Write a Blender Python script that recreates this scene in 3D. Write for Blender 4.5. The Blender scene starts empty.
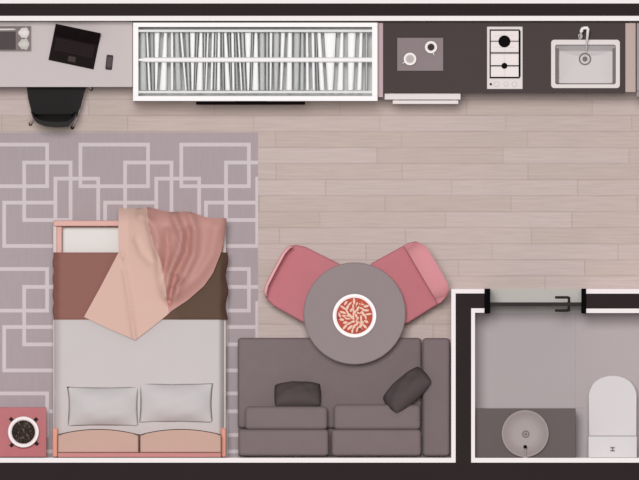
import bpy, bmesh, math, random
from mathutils import Vector, Matrix
random.seed(7)
SC = bpy.context.scene
COL = SC.collection
S = 1.0 / 120.0                                   # metres per plan unit


def P(px, py, z=0.0):                             # plan units (x right, y down) -> metres
    return Vector(((px - 319.5) * S, (240.0 - py) * S, z))


# ------------------------------------------------------------------ camera, world, sun, exposure
cam_d = bpy.data.cameras.new('camera')
cam_d.type = 'ORTHO'
cam_d.ortho_scale = 639 * S
cam_d.clip_end = 50
cam = bpy.data.objects.new('camera', cam_d)
cam.location = (0, 0, 8)
COL.objects.link(cam)
SC.camera = cam

world = bpy.data.worlds.new('world')
SC.world = world
world.use_nodes = True
bgn = world.node_tree.nodes['Background']
bgn.inputs[0].default_value = (1.0, 0.985, 0.985, 1)
bgn.inputs[1].default_value = 0.30

sun_d = bpy.data.lights.new('sun', 'SUN')
sun_d.energy = 2.35
sun_d.angle = math.radians(9)
sun_d.color = (1.0, 0.985, 0.975)
sun = bpy.data.objects.new('sun', sun_d)
sun.rotation_euler = (math.radians(-3.5), math.radians(-1.5), 0)
sun.location = (0, 2, 6)
COL.objects.link(sun)

vs = SC.view_settings
vs.view_transform = 'Standard'
vs.look = 'None'
vs.gamma = 1
vs.use_curve_mapping = False
vs.exposure = 0.0


# ------------------------------------------------------------------ materials
def lin(c):
    r = []
    for v in c:
        v = v / 255.0
        r.append(v / 12.92 if v <= 0.04045 else ((v + 0.055) / 1.055) ** 2.4)
    return (r[0], r[1], r[2], 1.0)


def mat(name, rgb, rough=0.7, metal=0.0, var=0.0, scale=20.0, bump=0.0, bscale=200.0, spec=0.25, stretch=None):
    m = bpy.data.materials.new(name)
    m.use_nodes = True
    nt = m.node_tree
    b = nt.nodes['Principled BSDF']
    b.inputs['Roughness'].default_value = rough
    b.inputs['Metallic'].default_value = metal
    b.inputs['Specular IOR Level'].default_value = spec
    b.inputs['Base Color'].default_value = lin(rgb)
    tc = nt.nodes.new('ShaderNodeTexCoord')
    src = tc.outputs['Object']
    if stretch:
        mp = nt.nodes.new('ShaderNodeMapping')
        mp.inputs['Scale'].default_value = stretch
        nt.links.new(src, mp.inputs[0])
        src = mp.outputs[0]
    if var > 0:
        n = nt.nodes.new('ShaderNodeTexNoise')
        n.inputs['Scale'].default_value = scale
        n.inputs['Detail'].default_value = 3
        nt.links.new(src, n.inputs['Vector'])
        mx = nt.nodes.new('ShaderNodeMix')
        mx.data_type = 'RGBA'
        c = lin(rgb)
        mx.inputs[6].default_value = tuple(v * (1 - var) for v in c[:3]) + (1,)
        mx.inputs[7].default_value = tuple(min(1, v * (1 + var)) for v in c[:3]) + (1,)
        nt.links.new(n.outputs['Fac'], mx.inputs[0])
        nt.links.new(mx.outputs[2], b.inputs['Base Color'])
    if bump > 0:
        n2 = nt.nodes.new('ShaderNodeTexNoise')
        n2.inputs['Scale'].default_value = bscale
        nt.links.new(src, n2.inputs['Vector'])
        bp = nt.nodes.new('ShaderNodeBump')
        bp.inputs['Strength'].default_value = bump
        bp.inputs['Distance'].default_value = 0.004
        nt.links.new(n2.outputs['Fac'], bp.inputs['Height'])
        nt.links.new(bp.outputs[0], b.inputs['Normal'])
    return m


def mat_planks():
    m = bpy.data.materials.new('floor planks')
    m.use_nodes = True
    nt = m.node_tree
    N, L = nt.nodes, nt.links
    b = N['Principled BSDF']
    b.inputs['Roughness'].default_value = 0.62
    b.inputs['Specular IOR Level'].default_value = 0.2

    def math_(op, a, c=None):
        n = N.new('ShaderNodeMath')
        n.operation = op
        for i, v in enumerate((a, c)):
            if v is None:
                continue
            if isinstance(v, (int, float)):
                n.inputs[i].default_value = v
            else:
                L.new(v, n.inputs[i])
        return n.outputs[0]
    geo = N.new('ShaderNodeNewGeometry')
    sp = N.new('ShaderNodeSeparateXYZ')
    L.new(geo.outputs['Position'], sp.inputs[0])
    H = 16.05 * S
    LEN = 1.05
    y = math_('DIVIDE', math_('ADD', sp.outputs[1], 20 * H - (240 - 132) * S + 0.0), H)
    row = math_('FLOOR', y)
    fy = math_('FRACT', y)
    wn = N.new('ShaderNodeTexWhiteNoise')
    wn.noise_dimensions = '1D'
    L.new(row, wn.inputs['W'])
    x = math_('ADD', math_('DIVIDE', math_('ADD', sp.outputs[0], 10), LEN), wn.outputs['Value'])
    cell = math_('FLOOR', x)
    fx = math_('FRACT', x)
    wn2 = N.new('ShaderNodeTexWhiteNoise')
    wn2.noise_dimensions = '2D'
    cb = N.new('ShaderNodeCombineXYZ')
    L.new(row, cb.inputs[0])
    L.new(cell, cb.inputs[1])
    L.new(cb.outputs[0], wn2.inputs['Vector'])
    # grain
    mp = N.new('ShaderNodeMapping')
    mp.inputs['Scale'].default_value = (1.6, 26, 1)
    L.new(geo.outputs['Position'], mp.inputs[0])
    gn = N.new('ShaderNodeTexNoise')
    gn.inputs['Scale'].default_value = 2.2
    gn.inputs['Detail'].default_value = 5
    L.new(mp.outputs[0], gn.inputs['Vector'])
    mix1 = N.new('ShaderNodeMix')
    mix1.data_type = 'RGBA'
    mix1.inputs[6].default_value = lin((191, 176, 168))
    mix1.inputs[7].default_value = lin((199, 183, 179))
    L.new(wn2.outputs['Value'], mix1.inputs[0])
    mix2 = N.new('ShaderNodeMix')
    mix2.data_type = 'RGBA'
    mix2.blend_type = 'MULTIPLY'
    mix2.inputs[0].default_value = 0.55
    L.new(mix1.outputs[2], mix2.inputs[6])
    rmp = N.new('ShaderNodeValToRGB')
    rmp.color_ramp.elements[0].color = (0.86, 0.86, 0.86, 1)
    rmp.color_ramp.elements[1].color = (1.08, 1.07, 1.06, 1)
    rmp.color_ramp.elements[0].position = 0.3
    rmp.color_ramp.elements[1].position = 0.7
    L.new(gn.outputs['Fac'], rmp.inputs[0])
    L.new(rmp.outputs[0], mix2.inputs[7])
    jy = math_('LESS_THAN', fy, 0.075)
    jx = math_('LESS_THAN', fx, 0.009)
    j = math_('MAXIMUM', jy, jx)
    fad = N.new('ShaderNodeTexNoise')
    fad.inputs['Scale'].default_value = 1.7
    L.new(geo.outputs['Position'], fad.inputs['Vector'])
    js = math_('MULTIPLY', j, math_('MULTIPLY', fad.outputs['Fac'], 0.6))
    mix3 = N.new('ShaderNodeMix')
    mix3.data_type = 'RGBA'
    mix3.inputs[7].default_value = lin((148, 130, 122))
    L.new(js, mix3.inputs[0])
    L.new(mix2.outputs[2], mix3.inputs[6])
    L.new(mix3.outputs[2], b.inputs['Base Color'])
    return m


def mat_tiles():
    m = bpy.data.materials.new('bathroom tiles')
    m.use_nodes = True
    nt = m.node_tree
    N, L = nt.nodes, nt.links
    b = N['Principled BSDF']
    b.inputs['Roughness'].default_value = 0.5
    b.inputs['Specular IOR Level'].default_value = 0.2
    geo = N.new('ShaderNodeNewGeometry')
    mp = N.new('ShaderNodeMapping')
    o = P(575.5, 408)
    mp.inputs['Location'].default_value = (-o.x + 4.2, -o.y + 4.2, 0)
    L.new(geo.outputs['Position'], mp.inputs[0])
    bt = N.new('ShaderNodeTexBrick')
    bt.offset = 0
    bt.inputs['Scale'].default_value = 1
    bt.inputs['Mortar Size'].default_value = 0.003
    bt.inputs['Brick Width'].default_value = 0.84
    bt.inputs['Row Height'].default_value = 0.84
    bt.inputs['Color1'].default_value = lin((177, 166, 168))
    bt.inputs['Color2'].default_value = lin((173, 163, 165))
    bt.inputs['Mortar'].default_value = lin((166, 154, 156))
    L.new(mp.outputs[0], bt.inputs['Vector'])
    L.new(bt.outputs['Color'], b.inputs['Base Color'])
    return m


M = dict(
    planks=mat_planks(), tiles=mat_tiles(),
    core=mat('wall core', (46, 38, 39), 0.9, var=0.08, scale=4, spec=0.1),
    plaster=mat('white plaster', (240, 232, 233), 0.8),
    rug=mat('rug mauve', (173, 161, 165), 0.95, var=0.06, scale=8, bump=0.3, stretch=(6, 0.6, 1)),
    rugline=mat('rug pale lines', (209, 199, 203), 0.95, bump=0.3),
    desk=mat('desk laminate', (194, 184, 184), 0.55),
    black=mat('black plastic', (18, 14, 15), 0.8, spec=0.03),
    jamb=mat('black door frame', (10, 7, 8), 0.8, spec=0.03),
    doorm=mat('dark door panel', (54, 49, 49), 0.7, spec=0.05),
    sill=mat('doorway sill', (190, 186, 181), 0.6, var=0.03),
    lapt=mat('laptop black', (30, 23, 24), 0.7, spec=0.04),
    laptk=mat('laptop keys', (44, 35, 36), 0.7, spec=0.04),
    laptpad=mat('laptop touchpad', (70, 59, 59), 0.7, spec=0.04),
    screen=mat('dark screen', (30, 23, 25), 0.7, var=0.45, scale=12, spec=0.04),
    phone=mat('phone body', (66, 56, 60), 0.7, spec=0.05),
    phoneg=mat('phone glass', (88, 77, 82), 0.7, spec=0.05),
    tray=mat('tray taupe', (130, 118, 118), 0.6),
    note=mat('dark notebook', (74, 66, 67), 0.7, var=0.1),
    paper=mat('white paper', (226, 220, 218), 0.85, bump=0.5, bscale=60),
    paperg=mat('pale greenish paper', (205, 202, 195), 0.85, bump=0.5, bscale=60),
    chairdark=mat('charcoal upholstery', (44, 42, 42), 0.85, spec=0.06, var=0.06, bump=0.2),
    chairback=mat('charcoal backrest', (50, 49, 48), 0.85, spec=0.06, var=0.06, bump=0.2),
    chrome=mat('chrome', (205, 198, 198), 0.3, 0.6),
    rubber=mat('dark rubber', (45, 38, 38), 0.8),
    wardrobe=mat('white lacquer', (246, 242, 243), 0.5),
    wardin=mat('wardrobe inside', (222, 223, 222), 0.7),
    gwhite=mat('white cotton', (250, 250, 250), 0.9),
    ggrey=mat('light grey cotton', (194, 196, 195), 0.9, var=0.2, scale=30, stretch=(4, 0.3, 1)),
    gmid=mat('mid grey cotton', (170, 173, 172), 0.9, var=0.2, scale=30, stretch=(4, 0.3, 1)),
    gapcover=mat('pale pink gap cover', (194, 170, 175), 0.7),
    gapcoverp=mat('pale floor gap cover', (190, 170, 163), 0.7),
    worktop=mat('dark brown worktop', (63, 50, 50), 0.55, var=0.05, scale=6, spec=0.15),
    cab=mat('cabinet fronts', (150, 134, 134), 0.6),
    appl=mat('white appliance', (226, 217, 215), 0.5),
    fridge=mat('mauve grey fridge', (150, 134, 137), 0.5),
    board=mat('mauve chopping board', (135, 121, 124), 0.6, var=0.04, scale=9),
    ceramic=mat('white ceramic', (238, 232, 231), 0.3),
    coffee=mat('dark drink', (62, 52, 50), 0.8, spec=0.05),
    tea=mat('pale drink', (186, 174, 172), 0.8, spec=0.05),
    steel=mat('brushed steel', (200, 192, 191), 0.5, 0.1, var=0.05, scale=30, stretch=(1, 12, 1)),
    steelb=mat('basin steel', (186, 179, 180), 0.5, 0.1),
    steeld=mat('dark steel', (92, 82, 82), 0.5, 0.2),
    iron=mat('black iron', (18, 13, 14), 0.8, spec=0.04),
    table=mat('taupe table top', (141, 127, 128), 0.6, var=0.03, scale=3),
    pinkseat=mat('rose upholstery', (194, 120, 128), 0.85, var=0.05, scale=14, bump=0.2),
    pinklit=mat('lit rose upholstery', (212, 143, 149), 0.85, var=0.04, scale=14, bump=0.2),  # seat rose lightened: light on the slanted backrest is put into the colour
    pinklitedge=mat('lit pale rose upholstery', (229, 168, 172), 0.85),  # slim backrest, its lit edge put into the colour
    wood=mat('light wood', (186, 150, 128), 0.6, var=0.1, scale=20),
    plate=mat('white plate', (244, 234, 234), 0.35),
    sauce=mat('tomato sauce', (184, 74, 54), 0.6, var=0.35, scale=60),
    cheese=mat('melted cheese', (233, 196, 176), 0.6),
    olive=mat('dark red topping', (110, 36, 38), 0.5),
    orange=mat('orange topping', (212, 118, 78), 0.6),
    sofa=mat('taupe sofa fabric', (124, 110, 112), 0.9, var=0.05, scale=10, bump=0.25),
    cushion=mat('dark taupe cushion', (82, 72, 73), 0.85, var=0.05, scale=14, bump=0.2),
    bedframe=mat('blush bed frame', (222, 176, 168), 0.85),
    bedpale=mat('pale piping', (216, 202, 199), 0.85),
    bedcoral=mat('coral rail', (226, 158, 138), 0.8),
    headb=mat('blush headboard', (198, 164, 151), 0.85, var=0.03, scale=8),
    mattress=mat('white mattress', (224, 219, 215), 0.9),
    duvet=mat('white duvet', (200, 193, 193), 0.95, var=0.02, scale=5),
    pillow=mat('white pillow', (202, 197, 198), 0.95),
    throw=mat('rose satin throw right part', (190, 141, 133), 0.6, spec=0.3),
    throwpale=mat('pale blush throw left part', (213, 178, 165), 0.7, spec=0.2),
    night=mat('rose nightstand', (184, 114, 117), 0.75, var=0.08, scale=8),
    nightd=mat('rose drawer front', (208, 136, 124), 0.7),
    headp=mat('rose headboard panel', (200, 140, 138), 0.8),
    hobpan=mat('hob plate steel', (199, 190, 189), 0.45, 0.1, var=0.05, scale=30, stretch=(1, 12, 1)),
    leafl=mat('grey green leaves', (104, 92, 80), 0.8, spec=0.05),
    leaf=mat('dark leaves', (62, 50, 44), 0.7, var=0.6, scale=40),
    soil=mat('dark soil', (40, 30, 28), 0.9),
    vanity=mat('dark vanity top', (82, 68, 67), 0.5, var=0.05, scale=6),
    basin=mat('mauve stone basin', (160, 148, 148), 0.5),
    toilet=mat('toilet porcelain', (216, 211, 213), 0.75, spec=0.1),
    lever=mat('dark handle', (44, 40, 41), 0.7, spec=0.05),
)


def mat_runner():
    m = mat('brown bed runner', (150, 102, 94), 0.7)
    nt = m.node_tree
    b = nt.nodes['Principled BSDF']
    geo = nt.nodes.new('ShaderNodeNewGeometry')
    sp = nt.nodes.new('ShaderNodeSeparateXYZ')
    nt.links.new(geo.outputs['Position'], sp.inputs[0])
    mr = nt.nodes.new('ShaderNodeMapRange')
    mr.inputs[1].default_value = P(120, 0).x
    mr.inputs[2].default_value = P(180, 0).x
    nt.links.new(sp.outputs[0], mr.inputs[0])
    mx = nt.nodes.new('ShaderNodeMix')
    mx.data_type = 'RGBA'
    mx.inputs[6].default_value = lin((141, 95, 86))
    mx.inputs[7].default_value = lin((92, 69, 56))
    nt.links.new(mr.outputs[0], mx.inputs[0])
    nt.links.new(mx.outputs[2], b.inputs['Base Color'])
    return m


M['runner'] = mat_runner()


# ------------------------------------------------------------------ mesh helpers (plan units in, metres out)
def B():
    return bmesh.new()


def box(bm, x0, y0, x1, y1, z0, z1, bev=0.0, mi=0, seg=2):
    vs_ = [bm.verts.new(P(x, y, z)) for z in (z0, z1) for (x, y) in ((x0, y1), (x1, y1), (x1, y0), (x0, y0))]
    f = []
    for idx in ((3, 2, 1, 0), (4, 5, 6, 7), (0, 1, 5, 4), (1, 2, 6, 5), (2, 3, 7, 6), (3, 0, 4, 7)):
        q = bm.faces.new([vs_[i] for i in idx])
        q.material_index = mi
        f.append(q)
    if bev > 0:
        es = {e for q in f for e in q.edges}
        r = bmesh.ops.bevel(bm, geom=list(es), offset=bev, segments=seg, profile=0.5, affect='EDGES')
        for q in r['faces']:
            q.material_index = mi
    return bm


def prism(bm, poly, z0, z1, bev=0.0, mi=0, seg=2, top_scale=None):
    pts = [P(x, y) for x, y in poly]
    a = sum(p.x * q.y - q.x * p.y for p, q in zip(pts, pts[1:] + pts[:1]))
    if a < 0:
        pts.reverse()
    lo = [bm.verts.new((p.x, p.y, z0)) for p in pts]
    hi = [bm.verts.new((p.x, p.y, z1)) for p in pts]
    n = len(pts)
    fs = [bm.faces.new(list(reversed(lo))), bm.faces.new(hi)]
    for i in range(n):
        fs.append(bm.faces.new((lo[i], lo[(i + 1) % n], hi[(i + 1) % n], hi[i])))
    for q in fs:
        q.material_index = mi
    if bev > 0:
        es = {e for q in fs[:2] for e in q.edges}
        r = bmesh.ops.bevel(bm, geom=list(es), offset=bev, segments=seg, profile=0.5, affect='EDGES')
        for q in r['faces']:
            q.material_index = mi
    return bm


def tube(bm, pts, r, n=10, mi=0):
    pts = [Vector(p) for p in pts]
    rings = []
    for i, p in enumerate(pts):
        d = (pts[min(i + 1, len(pts) - 1)] - pts[max(i - 1, 0)]).normalized()
        up = Vector((0, 0, 1)) if abs(d.z) < 0.9 else Vector((1, 0, 0))
        a = d.cross(up).normalized()
        b_ = d.cross(a).normalized()
        rr = r[i] if isinstance(r, (list, tuple)) else r
        rings.append([bm.verts.new(p + a * rr * math.cos(t) + b_ * rr * math.sin(t)) for t in [2 * math.pi * k / n for k in range(n)]])
    for a, b_ in zip(rings, rings[1:]):
        for k in range(n):
            f = bm.faces.new((a[k], a[(k + 1) % n], b_[(k + 1) % n], b_[k]))
            f.material_index = mi
    for rg in (rings[0], list(reversed(rings[-1]))):
        f = bm.faces.new(rg)
        f.material_index = mi
    return bm


def lathe(bm, cx, cy, prof, n=48, mi=0):
    """prof: list of (radius in plan units, z)"""
    c = P(cx, cy)
    rings = []
    for r, z in prof:
        if r < 1e-6:
            rings.append([bm.verts.new((c.x, c.y, z))])
        else:
            rings.append([bm.verts.new((c.x + r * S * math.cos(2 * math.pi * k / n), c.y + r * S * math.sin(2 * math.pi * k / n), z)) for k in range(n)])
    for a, b_ in zip(rings, rings[1:]):
        for k in range(n):
            k2 = (k + 1) % n
            if len(a) == 1 and len(b_) == 1:
                continue
            if len(a) == 1:
                f = bm.faces.new((a[0], b_[k], b_[k2]))
            elif len(b_) == 1:
                f = bm.faces.new((a[k], a[k2], b_[0]))
            else:
                f = bm.faces.new((a[k], a[k2], b_[k2], b_[k]))
            f.material_index = mi
    bmesh.ops.recalc_face_normals(bm, faces=bm.faces)
    return bm


def pad(bm, cx, cy, z, w, d, h, ang=0.0, tilt=0.0, pinch=0.06, pw=2.6, n=22, wrinkle=0.0, floor=0.0, pe=0.55, rnd=0.0):
    """puffy cushion, w/d/h in metres, centre at plan (cx,cy), height z"""
    R = Matrix.Translation(P(cx, cy, z)) @ Matrix.Rotation(ang, 4, 'Z') @ Matrix.Rotation(tilt, 4, 'X')
    top, bot = {}, {}
    for i in range(n + 1):
        for j in range(n + 1):
            u = -1 + 2 * i / n
            v = -1 + 2 * j / n
            u = math.copysign(abs(u) ** 0.8, u)
            v = math.copysign(abs(v) ** 0.8, v)
            x = w / 2 * u * (1 - pinch * (1 - v * v)) * math.sqrt(1 - rnd * v * v / 2)
            y = d / 2 * v * (1 - pinch * (1 - u * u)) * math.sqrt(1 - rnd * u * u / 2)
            t = max(0.0, (1 - abs(u) ** pw) * (1 - abs(v) ** pw)) ** pe
            wr = wrinkle * (math.sin(9 * u + 4 * v) + math.sin(7 * v - 5 * u + 1)) * t
            edge = i in (0, n) or j in (0, n)
            top[i, j] = bm.verts.new(R @ Vector((x, y, h / 2 * t + wr)))
            bot[i, j] = top[i, j] if edge else bm.verts.new(R @ Vector((x, y, -h / 2 * t * (1 - floor))))
    for i in range(n):
        for j in range(n):
            bm.faces.new((top[i, j], top[i + 1, j], top[i + 1, j + 1], top[i, j + 1]))
            q = (bot[i, j], bot[i, j + 1], bot[i + 1, j + 1], bot[i + 1, j])
            try:
                bm.faces.new(q)
            except ValueError:
                pass
    return bm


def sheet(bm, grid, th):
    """grid[j][i] of world Vectors; closed cloth of thickness th"""
    nj, ni = len(grid), len(grid[0])
    top = [[bm.verts.new(p) for p in row] for row in grid]
    bot = [[bm.verts.new(p - Vector((0, 0, th))) for p in row] for row in grid]
    for j in range(nj - 1):
        for i in range(ni - 1):
            bm.faces.new((top[j][i], top[j + 1][i], top[j + 1][i + 1], top[j][i + 1]))
            bm.faces.new((bot[j][i], bot[j][i + 1], bot[j + 1][i + 1], bot[j + 1][i]))
    for j in range(nj - 1):
        bm.faces.new((top[j][0], bot[j][0], bot[j + 1][0], top[j + 1][0]))
        bm.faces.new((top[j][-1], top[j + 1][-1], bot[j + 1][-1], bot[j][-1]))
    for i in range(ni - 1):
        bm.faces.new((top[0][i], top[0][i + 1], bot[0][i + 1], bot[0][i]))
        bm.faces.new((top[-1][i], bot[-1][i], bot[-1][i + 1], top[-1][i + 1]))
    bmesh.ops.remove_doubles(bm, verts=bm.verts, dist=1e-5)
    bmesh.ops.recalc_face_normals(bm, faces=bm.faces)
    return bm


ORG = {}


def obj(name, bm, mats, parent=None, smooth=False):
    if not isinstance(mats, (list, tuple)):
        mats = [mats]
    me = bpy.data.meshes.new(name)
    bmesh.ops.recalc_face_normals(bm, faces=bm.faces)
    if parent is not None:
        org = ORG[parent]
    else:
        xs = [v.co for v in bm.verts]
        org = Vector(((min(p.x for p in xs) + max(p.x for p in xs)) / 2, (min(p.y for p in xs) + max(p.y for p in xs)) / 2, min(p.z for p in xs)))
    bmesh.ops.translate(bm, verts=bm.verts, vec=-org)
    if smooth:
        for f in bm.faces:
            f.smooth = True
    bm.to_mesh(me)
    bm.free()
    for k in mats:
        me.materials.append(M[k])
    if smooth == 'angle':
        try:
            me.set_sharp_from_angle(angle=math.radians(40))
        except Exception:
            pass
    o = bpy.data.objects.new(name, me)
    COL.objects.link(o)
    if parent is not None:
        o.parent = parent
    else:
        o.location = org
    ORG[o] = org
    return o


def tag(o, label, cat, group=None):
    o['label'] = label
    o['category'] = cat
    if group:
        o['group'] = group
    return o


def thing(name, label, cat, cx, cy, z=0.0, group=None):
    o = bpy.data.objects.new(name, None)
    o.empty_display_size = 0.1
    o.location = P(cx, cy, z)
    COL.objects.link(o)
    ORG[o] = P(cx, cy, z)
    return tag(o, label, cat, group)


def struct(name, bm, mats, smooth=False):
    o = obj(name, bm, mats, smooth=smooth)
    o['kind'] = 'structure'
    return o


# ------------------------------------------------------------------ setting
WH = 1.10                                           # the walls are cut at this height
XL, XR = -60, 700
b = B(); box(b, XL, 15, XR, 300.5, -0.05, 0); box(b, XL, 300.5, 463, 463, -0.05, 0)
struct('floor', b, 'planks')
b = B(); box(b, 463, 300.5, XR, 463, -0.05, 0.0)
struct('floor_bathroom', b, 'tiles')
b = B(); box(b, XL - 16, 3.4, XR + 16, 15.9, -0.05, WH, mi=0); box(b, XL - 16, -1, XR + 16, 3.4, -0.05, WH, mi=1); box(b, XL, 15.9, XR, 20.8, 0, WH, mi=1)
struct('wall_back', b, ['core', 'plaster'])
b = B(); box(b, XL - 16, 462.6, XR + 16, 482, -0.05, WH, mi=0); box(b, XL, 457.8, 455.6, 462.6, 0, WH, mi=1); box(b, 471.2, 457.8, XR, 462.6, 0, WH, mi=1); box(b, XL - 16, 482, XR + 16, 486, -0.05, WH, mi=1)
struct('wall_front', b, ['core', 'plaster'])
b = B(); box(b, XL - 16, 15.9, XL - 4, 462.6, -0.05, WH, mi=0); box(b, XL - 4, 15.9, XL, 462.6, -0.05, WH, mi=1)
struct('wall_left', b, ['core', 'plaster'])
b = B(); box(b, XR + 4, 15.9, XR + 16, 462.6, -0.05, WH, mi=0); box(b, XR, 15.9, XR + 4, 462.6, -0.05, WH, mi=1)
struct('wall_right', b, ['core', 'plaster'])
b = B()
box(b, 455.6, 293.4, 471.2, 462.6, 0, WH, mi=0); box(b, 471.2, 293.4, 484.4, 308.3, 0, WH, mi=0)
box(b, 451.3, 289, 455.6, 457.8, 0, WH, mi=1); box(b, 455.6, 289, 484.4, 293.4, 0, WH, mi=1)
box(b, 471.2, 308.3, 475, 457.8, 0, WH, mi=1); box(b, 475, 308.3, 484.4, 312.7, 0, WH, mi=1)
struct('wall_bathroom_left', b, ['core', 'plaster'])
b = B()
box(b, 586.2, 293.6, XR, 308.6, 0, WH, mi=0); box(b, 586.2, 289, XR, 293.6, 0, WH, mi=1); box(b, 586.2, 308.6, XR, 313, 0, WH, mi=1)
struct('wall_bathroom_right', b, ['core', 'plaster'])
b = B(); box(b, 490, 289, 581.5, 313, 0, 0.012)
struct('trim_1', b, 'sill')

# bathroom door
d = bpy.data.objects.new('door_1', None); COL.objects.link(d); d.location = P(535, 304); ORG[d] = P(535, 304)
d['kind'] = 'structure'
for x0, x1 in ((484.4, 490.2), (581.3, 586.2)):
    b = B(); box(b, x0, 288.6, x1, 313.4, 0, WH + 0.03, 0.004)
    obj('door_jamb', b, 'jamb', d)
b = B(); box(b, 490.2, 302.3, 581.3, 305.9, 0.015, WH + 0.01, 0.003)
pn = obj('door_panel', b, 'doorm', d)
b = B(); r = 0.011
zc = WH - 0.04
for y0, y1 in ((302.3, 297.4), (305.9, 310.6)):
    tube(b, [P(569, y0, zc), P(569, y1, zc), P(568, y1, zc), P(555, y1, zc)], r)
box(b, 567.3, 301.6, 570.7, 306.6, zc - 0.06, zc + 0.03)
obj('door_handle', b, 'lever', pn, smooth='angle')

# ------------------------------------------------------------------ rug with lattice of rectangles
X0, X1, Y0, Y1 = -48, 258, 132.5, 457
LW = 1.85
rects = []
for kx in range(-2, 3):
    for ky in range(-1, 4):
        ox, oy = kx * 100.9, ky * 124.4
        for (a, t, c, q) in ((80.4, 144.6, 148, 186.2), (24.2, 162.5, 70.6, 220), (55.4, 178.6, 98.2, 240), (4.2, 202.6, 55.4, 246)):
            rects.append((a + ox, t + oy, c + ox, q + oy))
segs = []
for (a, t, c, q) in rects:
    for s in ((a - LW, t - LW, c + LW, t + LW), (a - LW, q - LW, c + LW, q + LW), (a - LW, t - LW, a + LW, q + LW), (c - LW, t - LW, c + LW, q + LW)):
        s = (max(s[0], X0), max(s[1], Y0 + 2), min(s[2], X1), min(s[3], Y1))
        if s[2] > s[0] and s[3] > s[1]:
            segs.append(s)
xs = sorted({round(v, 3) for s in segs for v in (s[0], s[2])} | {X0, X1})
ys = sorted({round(v, 3) for s in segs for v in (s[1], s[3])} | {Y0, Y1})
RZ = 0.006
b = B()
vt = {}


def rv(i, j):
    if (i, j) not in vt:
        vt[i, j] = b.verts.new(P(xs[i], ys[j], RZ))
    return vt[i, j]


for i in range(len(xs) - 1):
    for j in range(len(ys) - 1):
        mx_, my_ = (xs[i] + xs[i + 1]) / 2, (ys[j] + ys[j + 1]) / 2
        on = any(s[0] <= mx_ <= s[2] and s[1] <= my_ <= s[3] for s in segs)
        f = b.faces.new((rv(i, j + 1), rv(i + 1, j + 1), rv(i + 1, j), rv(i, j)))
        f.material_index = 1 if on else 0
ret = bmesh.ops.extrude_face_region(b, geom=b.faces[:])
bmesh.ops.translate(b, verts=[e for e in ret['geom'] if isinstance(e, bmesh.types.BMVert)], vec=(0, 0, -RZ + 0.0005))
rug = obj('rug', b, ['rug', 'rugline'])
tag(rug, 'large mauve rug with a pale lattice of overlapping rectangles under the bed', 'rug')

# ------------------------------------------------------------------ wardrobe
WZ = 1.12
w = thing('wardrobe', 'long white open-topped wardrobe full of hanging clothes against the back wall', 'wardrobe', 255, 62)
b = B(); box(b, 133, 22.6, 377.6, 27, 0, WZ, 0.003); obj('back_panel', b, 'wardrobe', w)
for x0, x1 in ((133, 138.4), (372, 377.6)):
    b = B(); box(b, x0, 27, x1, 96, 0, WZ, 0.003); obj('side_panel', b, 'wardrobe', w)
b = B(); box(b, 133, 96, 377.6, 101, 0.0, WZ, 0.003); obj('front_panel', b, 'wardrobe', w)
b = B(); box(b, 138.4, 27, 372, 96, 0.05, 0.56); obj('base_panel', b, 'wardin', w)
for y0, y1 in ((29.6, 32), (90.8, 93.2)):
    b = B(); box(b, 138.4, y0, 372, y1, WZ - 0.16, WZ - 0.06); obj('inner_rail', b, 'wardin', w)
RAILZ = WZ - 0.09
b = B(); tube(b, [P(138.4, 59.8, RAILZ), P(146, 59.8, RAILZ), P(372, 59.8, RAILZ)], [0.008, 0.021, 0.021], n=14)
obj('clothes_rail', b, 'wardrobe', w, smooth='angle')


def garment(xt, wt, xb, wb, m, label, ztop=0.0):
    """slab hanging square to the rail: xt/wt at its back end, xb/wb at its front end; shoulders slope away from the rail"""
    zt = RAILZ - 0.022 - ztop
    zb = 0.60 + random.random() * 0.03
    b = B()
    rows = []
    stations = [(32.5, 0), (40, .13), (50, .3), (59.8, .47), (70, .65), (80, .82), (90.3, 1)]
    for (y, t) in stations:
        x = xt + (xb - xt) * t
        wd = wt + (wb - wt) * t
        zs = zt - 0.0028 * abs(y - 59.8)
        ring = []
        for (ox, z) in ((-1.1, zb), (-1.0, zb + 0.25), (-1.0, zs - 0.012), (-0.55, zs), (0.55, zs), (1.0, zs - 0.012), (1.0, zb + 0.25), (1.1, zb)):
            ring.append(b.verts.new(P(x + ox * wd / 2, y, z)))
        rows.append(ring)
    for a, c in zip(rows, rows[1:]):
        for k in range(8):
            b.faces.new((a[k], a[(k + 1) % 8], c[(k + 1) % 8], c[k]))
    b.faces.new(rows[0]); b.faces.new(list(reversed(rows[-1])))
    xm = (xt + xb) / 2
    hk = [P(xm, 59.8, zt - 0.01)] + [P(xm, 59.8 + 3.1 * math.sin(t), RAILZ - 3.1 * S * math.cos(t)) for t in (0.3, 0.9, 1.5, 2.1, 2.7, 3.3, 3.9)]
    tube(b, hk, 0.0015, n=6, mi=1)
    o = obj('garment', b, [m, 'gwhite'])
    tag(o, label, 'clothing', 'clothes on the wardrobe rail')


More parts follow.
